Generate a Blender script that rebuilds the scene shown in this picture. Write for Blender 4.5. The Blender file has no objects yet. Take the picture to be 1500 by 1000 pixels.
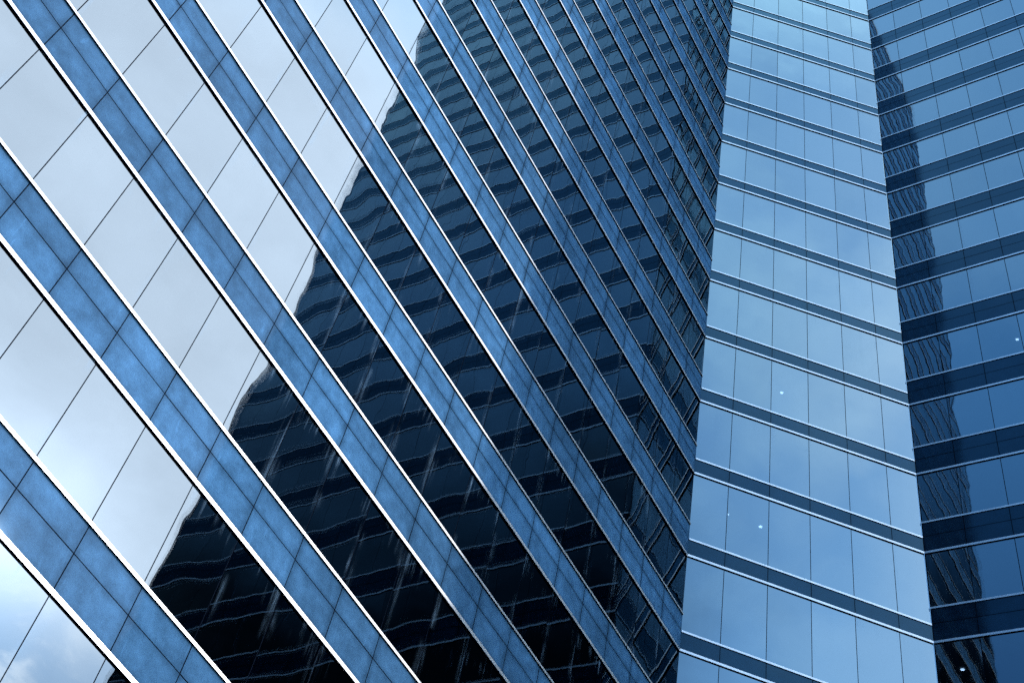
import bpy, math, random
from mathutils import Vector, Matrix
sc = bpy.context.scene
R_ = math.radians

# ---------------------------------------------------------------- camera
EYE = Vector((0, 0, 1.6))
PITCH, ROLL = R_(48.9913), R_(25.7574)
fw = Vector((0, math.cos(PITCH), math.sin(PITCH)))
up0 = Vector((0, -math.sin(PITCH), math.cos(PITCH)))
rt0 = Vector((1, 0, 0))
rt = rt0*math.cos(ROLL) + up0*math.sin(ROLL)
up = -rt0*math.sin(ROLL) + up0*math.cos(ROLL)
FPX = 1909.83
cam = bpy.data.objects.new('camera', bpy.data.cameras.new('camera'))
sc.collection.objects.link(cam)
M = Matrix((rt, up, -fw)).transposed().to_4x4()
M.translation = EYE
cam.matrix_world = M
cam.data.sensor_width = 36
cam.data.lens = FPX/1500*36
cam.data.shift_x = (750-438.70)/1500
cam.data.shift_y = -(500-458.09)/1500
cam.data.clip_end = 8000
sc.camera = cam

# ---------------------------------------------------------------- light
SUN_AZ, SUN_EL = R_(-27.4), R_(34.0)
sd = Vector((math.cos(SUN_AZ)*math.cos(SUN_EL), math.sin(SUN_AZ)*math.cos(SUN_EL), math.sin(SUN_EL)))
sun = bpy.data.objects.new('sun', bpy.data.lights.new('sun', 'SUN'))
sc.collection.objects.link(sun)
sun.location = sd*200
sun.rotation_euler = sd.to_track_quat('Z', 'Y').to_euler()
sun.data.energy = 0.55
sun.data.angle = R_(1.2)
sun.data.color = (1, .97, .94)

sc.view_settings.view_transform = 'Standard'
sc.view_settings.look = 'None'
sc.view_settings.exposure = 2.4
sc.view_settings.gamma = 1
sc.view_settings.use_curve_mapping = False
sc.cycles.use_denoising = False
sc.cycles.max_bounces = 10
sc.cycles.glossy_bounces = 6
sc.cycles.transparent_max_bounces = 8


class NT:
    """small helper for writing node trees"""
    def __init__(s, tree):
        s.t = tree; s.n = tree.nodes; s.l = tree.links
    def put(s, sock, v):
        if isinstance(v, bpy.types.NodeSocket): s.l.new(v, sock)
        elif v is not None: sock.default_value = v
    def node(s, typ, ins=None, **kw):
        n = s.n.new(typ)
        for k, v in kw.items(): setattr(n, k, v)
        for k, v in (ins or {}).items(): s.put(n.inputs[k], v)
        return n
    def math(s, op, a, b=None, c=None, clamp=False):
        n = s.node('ShaderNodeMath', operation=op, use_clamp=clamp)
        for i, v in enumerate((a, b, c)): s.put(n.inputs[i], v)
        return n.outputs[0]
    def vec(s, op, a, b=None, scale=None):
        n = s.node('ShaderNodeVectorMath', operation=op)
        s.put(n.inputs[0], a)
        if b is not None: s.put(n.inputs[1], b)
        if scale is not None: s.put(n.inputs['Scale'], scale)
        return n.outputs['Value'] if op in ('DOT_PRODUCT', 'LENGTH') else n.outputs[0]
    def ramp(s, f, a, b, lo=0., hi=1., smooth=True):
        n = s.node('ShaderNodeMapRange', interpolation_type='SMOOTHSTEP' if smooth else 'LINEAR')
        n.clamp = True
        for i, v in enumerate((f, a, b, lo, hi)): s.put(n.inputs[i], v)
        return n.outputs[0]
    def noise(s, v, scale, detail=2., rough=.5, dist=0.):
        n = s.node('ShaderNodeTexNoise', {'Vector': v, 'Scale': scale, 'Detail': detail, 'Roughness': rough, 'Distortion': dist})
        return n.outputs[0], n.outputs[1]
    def mix(s, f, a, b):
        n = s.node('ShaderNodeMix', data_type='RGBA')
        s.put(n.inputs[0], f); s.put(n.inputs[6], a); s.put(n.inputs[7], b)
        return n.outputs[2]


# ---------------------------------------------------------------- sky
w = bpy.data.worlds.new('World'); sc.world = w; w.use_nodes = True
T = NT(w.node_tree); T.n.clear()
sky = T.node('ShaderNodeTexSky', sky_type='NISHITA')
sky.sun_disc = False
sky.sun_elevation = SUN_EL
sky.sun_rotation = math.pi/2 - SUN_AZ
sky.altitude = 100; sky.air_density = 1.0; sky.dust_density = 1.5; sky.ozone_density = 3.0
tc = T.node('ShaderNodeTexCoord')
D = T.vec('NORMALIZE', tc.outputs['Generated'])
sep = T.node('ShaderNodeSeparateXYZ', {0: D})
z = T.math('MAXIMUM', sep.outputs[2], 0.02)
P = T.vec('DIVIDE', D, T.node('ShaderNodeCombineXYZ', {0: z, 1: z, 2: 1.}).outputs[0])
n1, _ = T.noise(P, 1.6, 6, .55, .2)
n2, _ = T.noise(T.vec('ADD', P, (7., 3., 0.)), 5., 6, .6, .3)
sd_dot = T.vec('DOT_PRODUCT', D, tuple(sd))
sz = sep.outputs[2]
near = T.ramp(sd_dot, .80, .92)                    # thin bright cloud on the sun's side
gap = T.math('MULTIPLY', T.ramp(n2, .38, .54), T.ramp(sz, .50, .575, .9, 0.))   # blue-grey breaks low in it
n1b = T.ramp(n1, .35, .70, -.10, .10)
veil = T.math('MULTIPLY', T.ramp(T.math('ADD', sz, n1b), .72, .98, 0., .85), T.ramp(sd_dot, .3, .75, .20, 1.))
n3, _ = T.noise(T.vec('ADD', P, (2., 9., 0.)), 2.6, 6, .58, .4)
wisp = T.math('MULTIPLY', T.ramp(n3, .50, .70, 0., .18), T.ramp(sd_dot, .58, .76))
cover = T.math('MAXIMUM', T.math('MAXIMUM', near, wisp), veil)
far = T.math('MULTIPLY', T.ramp(sd_dot, .15, .70, 1., 0.), T.ramp(sz, .52, .88, 1., 0.))
base = T.vec('MULTIPLY', sky.outputs[0], T.mix(far, T.mix(T.ramp(sd_dot, .35, .70), (.66, 1.14, 1.27, 1), (.70, .98, 1.03, 1)), (.10, .22, .34, 1)))   # deep blue, dimmed low down away from the sun to darken reflections
sky_dimmer = (math.cos(R_(-112))*math.cos(R_(18)), math.sin(R_(-112))*math.cos(R_(18)), math.sin(R_(18)))
sky_dimmer_dot = T.math('ADD', T.vec('DOT_PRODUCT', D, sky_dimmer), T.ramp(n1, .3, .7, -.03, .03))
base = T.vec('SCALE', base, scale=T.ramp(sky_dimmer_dot, .77, .93, 1., .02))     # added dark patch low in the sky, blackens the mirrored storeys
bright = T.math('ADD', T.ramp(n2, .3, .7, 5.0, 5.7), T.math('MULTIPLY', T.math('POWER', T.math('MAXIMUM', sd_dot, 0.), 250.), 5.))
hue = T.mix(T.ramp(sd_dot, .72, .92), (.62, .93, 1.08, 1), (.905, .918, 1.03, 1))
hue = T.mix(gap, hue, (.42, .55, .76, 1))
cl = T.node('ShaderNodeVectorMath', {0: hue}, operation='SCALE')
T.put(cl.inputs['Scale'], bright)
skyc = T.mix(cover, base, cl.outputs[0])
bg = T.node('ShaderNodeBackground', {'Color': skyc, 'Strength': .14})
out = T.node('ShaderNodeOutputWorld', {'Surface': bg.outputs[0]})


# ---------------------------------------------------------------- materials
def mat(name):
    m = bpy.data.materials.new(name); m.use_nodes = True
    t = NT(m.node_tree); t.n.clear()
    return m, t

def finish(t, sh):
    t.node('ShaderNodeOutputMaterial', {'Surface': sh})

def make_glass(name, wave):
    m, t = mat(name)
    geo = t.node('ShaderNodeNewGeometry')
    uv = t.node('ShaderNodeUVMap', uv_map='pane').outputs[0]
    idv = t.node('ShaderNodeUVMap', uv_map='ident').outputs[0]
    pos = geo.outputs['Position']; N = geo.outputs['Normal']
    off = t.vec('SCALE', idv, scale=61.7)
    p = t.vec('ADD', pos, off)
    half = (.5, .5, .5)
    _, c1 = t.noise(p, .55, 1., .4)
    _, c2 = t.noise(p, 2.2, 1., .4)
    wa = t.node('ShaderNodeTexWhiteNoise', {'Vector': t.vec('ADD', idv, (.37, .71, .13))}, noise_dimensions='3D').outputs[0]
    w1 = t.vec('SCALE', t.vec('SUBTRACT', c1, half), scale=t.ramp(wa, 0., 1., .006*wave, .021*wave, False))
    w2 = t.vec('SCALE', t.vec('SUBTRACT', c2, half), scale=.0035)
    wn = t.node('ShaderNodeTexWhiteNoise', {'Vector': idv}, noise_dimensions='3D').outputs['Color']
    w3 = t.vec('SCALE', t.vec('SUBTRACT', wn, half), scale=.0060)
    NN = t.vec('NORMALIZE', t.vec('ADD', t.vec('ADD', N, w1), t.vec('ADD', w2, w3)))
    fr = t.node('ShaderNodeFresnel', {'IOR': 2.5, 'Normal': NN}).outputs[0]
    wv = t.node('ShaderNodeTexWhiteNoise', {'Vector': idv}, noise_dimensions='3D').outputs[0]
    gc = t.vec('SCALE', (.71, .895, 1.), scale=t.ramp(wv, 0., 1., .93, 1.04, False))
    gl = t.node('ShaderNodeBsdfGlossy', {'Color': gc, 'Roughness': 0., 'Normal': NN})
    tr = t.node('ShaderNodeBsdfTransparent', {'Color': (.04, .06, .085, 1)})
    sh = t.node('ShaderNodeMixShader', {0: fr, 1: tr.outputs[0], 2: gl.outputs[0]}).outputs[0]
    # runs of dust washed down beside the joints
    su = t.node('ShaderNodeSeparateXYZ', {0: uv})
    u, v = su.outputs[0], su.outputs[1]
    edge = t.math('MINIMUM', u, t.math('SUBTRACT', 1., u))
    st, _ = t.noise(t.vec('MULTIPLY', p, (9., 9., .35)), 1., 4., .6)
    big, _ = t.noise(p, .9, 2., .5)
    side = t.ramp(edge, .0, .16, 1., 0.)
    dust = t.math('MULTIPLY', t.math('MULTIPLY', t.ramp(st, .42, .72), t.ramp(big, .45, .68)), side)
    vd = t.ramp(v, .72, 1., 0., 1.)
    dust = t.math('ADD', dust, t.math('MULTIPLY', t.math('MULTIPLY', t.ramp(st, .5, .7), vd), t.ramp(big, .48, .66)))
    dust = t.math('MULTIPLY', dust, .20, clamp=True)
    df = t.node('ShaderNodeBsdfDiffuse', {'Color': (.30, .46, .66, 1)})
    sh = t.node('ShaderNodeMixShader', {0: dust, 1: sh, 2: df.outputs[0]}).outputs[0]
    finish(t, sh)
    return m

def make_spandrel(name, base, tint, rough, weight):
    m, t = mat(name)
    geo = t.node('ShaderNodeNewGeometry')
    uv = t.node('ShaderNodeUVMap', uv_map='pane').outputs[0]
    idv = t.node('ShaderNodeUVMap', uv_map='ident').outputs[0]
    pos = geo.outputs['Position']
    p = t.vec('ADD', pos, t.vec('SCALE', idv, scale=61.7))
    fine, _ = t.noise(pos, 45., 2., .7)
    mid, _ = t.noise(p, 2.3, 5., .65)
    st, _ = t.noise(t.vec('MULTIPLY', p, (7., 7., 1.2)), 1., 4., .65, .6)
    su = t.node('ShaderNodeSeparateXYZ', {0: uv})
    u, v = su.outputs[0], su.outputs[1]
    eu = t.math('MINIMUM', u, t.math('SUBTRACT', 1., u))
    ev = t.math('MINIMUM', v, t.math('SUBTRACT', 1., v))
    grime = t.math('MULTIPLY', t.ramp(eu, 0., .12, .74, 1.), t.ramp(ev, 0., .22, .76, 1.))
    k = t.math('MULTIPLY', t.ramp(fine, .25, .75, .85, 1.15, False), t.ramp(mid, .25, .75, .62, 1.36, False))
    k = t.math('MULTIPLY', k, grime)
    k = t.math('ADD', k, t.ramp(st, .60, .80, 0., .5))
    wn = t.node('ShaderNodeTexWhiteNoise', {'Vector': idv}, noise_dimensions='3D').outputs[0]
    k = t.math('MULTIPLY', k, t.math('MULTIPLY', t.ramp(wn, 0., 1., .87, 1.11, False), t.ramp(t.noise(pos, .16, 3., .5)[0], .32, .68, .78, 1.22)))
    col = t.vec('SCALE', base, scale=k)
    _, wc = t.noise(p, .8, 1., .4)
    N = t.vec('NORMALIZE', t.vec('ADD', geo.outputs['Normal'], t.vec('SCALE', t.vec('SUBTRACT', wc, (.5, .5, .5)), scale=.012)))
    fr = t.math('MULTIPLY', t.node('ShaderNodeFresnel', {'IOR': 1.52, 'Normal': N}).outputs[0], weight)
    df = t.node('ShaderNodeBsdfDiffuse', {'Color': col})
    gl = t.node('ShaderNodeBsdfGlossy', {'Color': tint, 'Roughness': rough, 'Normal': N})
    finish(t, t.node('ShaderNodeMixShader', {0: fr, 1: df.outputs[0], 2: gl.outputs[0]}).outputs[0])
    return m

def make_plain(name, col, rough=.5, metal=0., var=.12, scale=3., spec=.5):
    m, t = mat(name)
    geo = t.node('ShaderNodeNewGeometry')
    n, _ = t.noise(geo.outputs['Position'], scale, 4., .6)
    c = t.vec('SCALE', col, scale=t.ramp(n, .25, .75, 1-var, 1+var, False))
    b = t.node('ShaderNodeBsdfPrincipled', {'Base Color': c, 'Roughness': rough, 'Metallic': metal, 'Specular IOR Level': spec})
    finish(t, b.outputs[0])
    return m

GLASS = make_glass('mirror_glass', 1.)
GLASS_FLAT = make_glass('flatter_mirror_glass', .55)
SPAN = make_spandrel('blue_spandrel_glass', (.052, .132, .250), (.40, .66, 1., 1), .03, .28)
SPAN_DARK = make_spandrel('dark_blue_spandrel_glass', (.005, .018, .040), (.42, .76, 1., 1), .06, .66)
ALU = make_plain('pale_aluminium', (.60, .615, .65), .34, .6, .12, 2.2)
DARK = make_plain('black_gasket_and_shade', (.003, .006, .014), .8, spec=.03)  # joints and backing; also the painted shade under the rails
SLAB = make_plain('ceiling_plaster', (.10, .11, .12), .8)
CORE = make_plain('core_concrete', (.06, .065, .07), .8)
ROOF = make_plain('roof_felt', (.16, .16, .16), .9)
PAVE = make_plain('dark_paving', (.04, .043, .046), .85, 0., .25, .6)
LAMP, _t = mat('lamp_diffuser')
finish(_t, _t.node('ShaderNodeEmission', {'Color': (.85, .93, 1., 1), 'Strength': 3.}).outputs[0])


# ---------------------------------------------------------------- mesh helpers
class MB:
    def __init__(s): s.v = []; s.f = []; s.uv = []; s.idn = []
    def quad(s, a, b, c, d, ident=(0., 0.)):
        i = len(s.v); s.v += [a, b, c, d]; s.f.append((i, i+1, i+2, i+3))
        s.uv += [(0, 0), (1, 0), (1, 1), (0, 1)]; s.idn += [ident]*4
    def hexa(s, p):          # p: 4 bottom (ccw from outside-front-left) + 4 top
        i = len(s.v); s.v += p
        for q in ((0, 1, 5, 4), (1, 2, 6, 5), (2, 3, 7, 6), (3, 0, 4, 7), (4, 5, 6, 7), (3, 2, 1, 0)):
            s.f.append(tuple(i+k for k in q)); s.uv += [(0, 0), (1, 0), (1, 1), (0, 1)]; s.idn += [(0., 0.)]*4
    def build(s, name, m, parent, under=None):
        me = bpy.data.meshes.new(name)
        me.from_pydata([tuple(x) for x in s.v], [], s.f)
        a = me.uv_layers.new(name='pane'); b = me.uv_layers.new(name='ident')
        for k in range(len(s.uv)):
            a.data[k].uv = s.uv[k]; b.data[k].uv = s.idn[k]
        me.materials.append(m)
        if under:                                # downward faces coloured black to stand for their shade
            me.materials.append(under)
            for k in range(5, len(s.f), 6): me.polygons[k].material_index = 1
        me.update()
        o = bpy.data.objects.new(name, me); sc.collection.objects.link(o)
        if parent is not None:
            o.parent = parent; o.matrix_parent_inverse = Matrix.Translation(-parent.location)
        return o

class Plane:
    """facade frame: s along the wall, n outwards, z up"""
    def __init__(s, origin, d, n):
        s.o = Vector((origin[0], origin[1], 0)); s.d = Vector((d[0], d[1], 0)); s.n = Vector((n[0], n[1], 0))
        s.flip = s.d.cross(s.n).z > 0            # keep face winding outwards
    def p(s, a, off, z): return s.o + s.d*a + s.n*off + Vector((0, 0, z))
    def box(s, mb, a0, a1, n0, n1, z0, z1, m0=0., m1=0.):
        """n0 back, n1 front; m0/m1 mitre the front edge in at either end"""
        q = [(a0+m0, n1), (a1-m1, n1), (a1, n0), (a0, n0)]
        if s.flip: q = [q[1], q[0], q[3], q[2]]
        mb.hexa([s.p(a, n, z0) for a, n in q] + [s.p(a, n, z1) for a, n in q])
    def face(s, mb, a0, a1, off, z0, z1, ident):
        if s.flip: a0, a1 = a1, a0
        mb.quad(s.p(a0, off, z0), s.p(a1, off, z0), s.p(a1, off, z1), s.p(a0, off, z1), ident)

def in_view(P):
    v = P - EYE; dz = v.dot(fw)
    if dz < .5: return None
    return 438.70 + FPX*v.dot(rt)/dz, 458.09 - FPX*v.dot(up)/dz

def clipped_area(pts):
    pl = [in_view(p) for p in pts]
    if any(p is None for p in pl): return 0.
    for ax, lim, sg in ((0, 0, 1), (0, 1500, -1), (1, 0, 1), (1, 1000, -1)):
        o = []
        for i in range(len(pl)):
            a, b = pl[i-1], pl[i]; da, db = (a[ax]-lim)*sg, (b[ax]-lim)*sg
            if da*db < 0:
                k = da/(da-db); o.append((a[0]+(b[0]-a[0])*k, a[1]+(b[1]-a[1])*k))
            if db >= 0: o.append(b)
        pl = o
        if len(pl) < 3: return 0.
    return abs(sum(pl[i-1][0]*pl[i][1]-pl[i][0]*pl[i-1][1] for i in range(len(pl))))/2


# ---------------------------------------------------------------- building wings
FLOOR = 4.0
Z0 = 75.653 + EYE.z            # lower rail of the highest band whose corner is in frame
NTOP, NBOT = -14, 18           # band indices: roof band .. lowest band above the lobby
AX, AY = 15.1178, 29.6953
BX, BY = 23.3012, 28.4306
nL = (.59084, -.80679); dL = (-.80679, -.59084)
dM = (.98827, -.15272); nM = (-.15272, -.98827)
dR = (.59086, -.80677); nR = (-.80677, -.59086)
GLASS_AT = -.012

def tag(o, label, cat):
    o['label'] = label; o['category'] = cat

def building(pl, length, joints, band, rows, mitre0, mitre1, label, seed, lamps=(), panel_mat=SPAN, depth=9., trim=False, glass=GLASS, rail=((-.100, -.004, .034), (-.06, .012, .045))):
    rnd = random.Random(seed)
    root = bpy.data.objects.new('office_wing', None); sc.collection.objects.link(root)  # one wing of a single joined building, rooted separately
    root.location = pl.p(length/2, 0, 0); root.empty_display_size = 2
    tag(root, label, 'building')
    G = .0115                                     # half joint
    edges = [0.] + joints + [length]
    (l0, l1, lp), (h0, h1, hp) = rail            # rails: bottom, top (from the band's edges), projection
    wins = []
    for i in range(NTOP, NBOT+1):
        z = Z0 - i*FLOOR                         # underside of the band
        b = MB()
        zz = [z+l1, z+band+h0] if rows == 1 else [z+l1, z+(band+.10)/2, z+band+h0]
        for k in range(len(edges)-1):
            for r in range(len(zz)-1):
                g0 = G if k else 0.; g1 = G if k < len(edges)-2 else 0.
                pl.face(b, edges[k]+g0, edges[k+1]-g1, .004+rnd.uniform(-.002, .002), zz[r]+(G if r else 0), zz[r+1]-(G if r < len(zz)-2 else 0), (rnd.random(), rnd.random()))
        b.build('spandrel_band', panel_mat, root)
        c = MB(); pl.box(c, 0, length, -.055, -.006, z+l0+.02, z+band+h1-.02); c.build('band_backing', DARK, root)
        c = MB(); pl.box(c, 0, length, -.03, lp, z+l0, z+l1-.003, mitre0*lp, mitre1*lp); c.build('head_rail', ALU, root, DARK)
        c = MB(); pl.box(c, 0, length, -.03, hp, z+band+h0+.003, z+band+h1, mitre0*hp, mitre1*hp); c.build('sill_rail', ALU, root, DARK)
        c = MB(); pl.box(c, .14, length-.14, -depth, -.18, z+.05, z+band-.10); c.build('floor_slab', SLAB, root)
        # window row below the band
        wz1, wz0 = z+l0-.003, (z-FLOOR+band+h1+.003 if i < NBOT else .9)
        for k in range(len(edges)-1):
            a0 = edges[k]+(G if k else 0.); a1 = edges[k+1]-(G if k < len(edges)-2 else 0.)
            ar = clipped_area([pl.p(a0, 0, wz0), pl.p(a1, 0, wz0), pl.p(a1, 0, wz1), pl.p(a0, 0, wz1)])
            wins.append((ar, a0, a1, wz0, wz1, (rnd.random(), rnd.random())))
    wins.sort(key=lambda x: -x[0])
    rest = MB()
    for j, (ar, a0, a1, z0, z1, idn) in enumerate(wins):
        mb = MB() if (j < 100 and ar > 60) else rest
        pl.face(mb, a0, a1, GLASS_AT, z0, z1, idn)
        if mb is not rest: mb.build('window', glass, root)
    o = rest.build('window', glass, root); o['kind'] = 'stuff'
    zt = Z0 - NTOP*FLOOR + band + .08
    for e in joints:
        c = MB(); pl.box(c, e-.03, e+.03, -.17, -.022, .9, zt-.2); c.build('mullion', DARK, root)
    c = MB(); pl.box(c, 0, length, -depth-.3, -depth-.002, 0, zt); c.build('core_wall', CORE, root)
    c = MB(); pl.box(c, 0, length, -depth, -.02, zt+.004, zt+.3); c.build('roof', ROOF, root)
    c = MB(); pl.box(c, 0, length, -.25, .05, zt+.31, zt+.75, mitre0*.05, mitre1*.05); c.build('parapet', ALU, root)
    c = MB(); pl.box(c, 0, length, -.4, .06, 0, .88, mitre0*.06, mitre1*.06); c.build('plinth', DARK, root)
    for e0, e1 in ((-.12, -.004), (length+.004, length+.12)):
        if (e0 < 0 and mitre0 < 0) or (e0 > 0 and mitre1 < 0) or (e0 < 0 and not mitre0) or (e0 > 0 and not mitre1):
            c = MB(); pl.box(c, e0, e1, -depth, .03, 0, zt); c.build('end_wall', panel_mat, root)
    for e0, e1 in ((.005, .12), (length-.12, length-.005)):
        c = MB(); pl.box(c, e0, e1, -depth, -.06, .02, zt-.05); c.build('party_wall', CORE, root)
    if trim:
        c = MB(); pl.box(c, .0, .035, -.05, .006, .9, zt-.1); c.build('corner_trim', DARK, root)
    for x, y in lamps:                           # ceiling lights behind the glass
        d = (fw*FPX + rt*(x-438.70) - up*(y-458.09)).normalized()
        t = (pl.o-EYE).dot(pl.n)/d.dot(pl.n); zz = (EYE+d*t).z
        i = math.floor((Z0-zz)/FLOOR); zc = Z0-i*FLOOR+.05
        Q = EYE + d*((zc-.03-EYE.z)/d.z)
        c = MB(); n = 20
        for k in range(n):
            a, b2 = 2*math.pi*k/n, 2*math.pi*(k+1)/n
            r = .062
            c.quad(Q+Vector((r*math.cos(b2), r*math.sin(b2), 0)), Q+Vector((r*math.cos(a), r*math.sin(a), 0)), Q+Vector((0, 0, -.002)), Q+Vector((0, 0, -.002)))
        c.f = [f[:3] for f in c.f]
        c.uv = [(0, 0)]*(3*n); c.idn = [(0, 0)]*(3*n)
        c.build('ceiling_light', LAMP, root)
    return root

MIT = math.tan(R_(22.5))
SP = 1.488
RAILS_FAR = ((-.06, .035, .032), (-.045, .035, .032))
jl = [1.354+SP*k for k in range(19)]
jr = [1.40+SP*k for k in range(19)]
jm = [1.265+1.472*k for k in range(5)]
PL = Plane((AX, AY), dL, nL); PM = Plane((AX, AY), dM, nM); PR = Plane((BX, BY), dR, nR)
building(PL, 1.354+SP*19, jl, 1.4418, 2, MIT, 0, 'wide mirrored glass wing with broad blue bands, mirroring pale cloud and dark wavy storeys', 1)
building(PM, 8.2805, jm, .7338, 1, MIT, MIT, 'narrow bright sky-blue glass wing with thin dark bands, in the corner between two wide ones', 2, panel_mat=SPAN_DARK, rail=RAILS_FAR,
         lamps=((1065, 753), (1114, 771), (1145, 575)))
building(PR, 28.9, jr, 1.4504, 2, MIT, 0, 'darker blue glass wing with dark bands and pale rails rising to the right edge', 3, trim=True, glass=GLASS_FLAT, panel_mat=SPAN_DARK, rail=RAILS_FAR,
         lamps=((1490, 497), (1410, 980)))

# ---------------------------------------------------------------- ground
g = MB(); S = 3000.
g.quad(Vector((-S, -S, 0)), Vector((S, -S, 0)), Vector((S, S, 0)), Vector((-S, S, 0)))
gr = g.build('ground', PAVE, None); gr['kind'] = 'structure'
gr['label'] = 'dark paved plaza at the foot of the glass building'
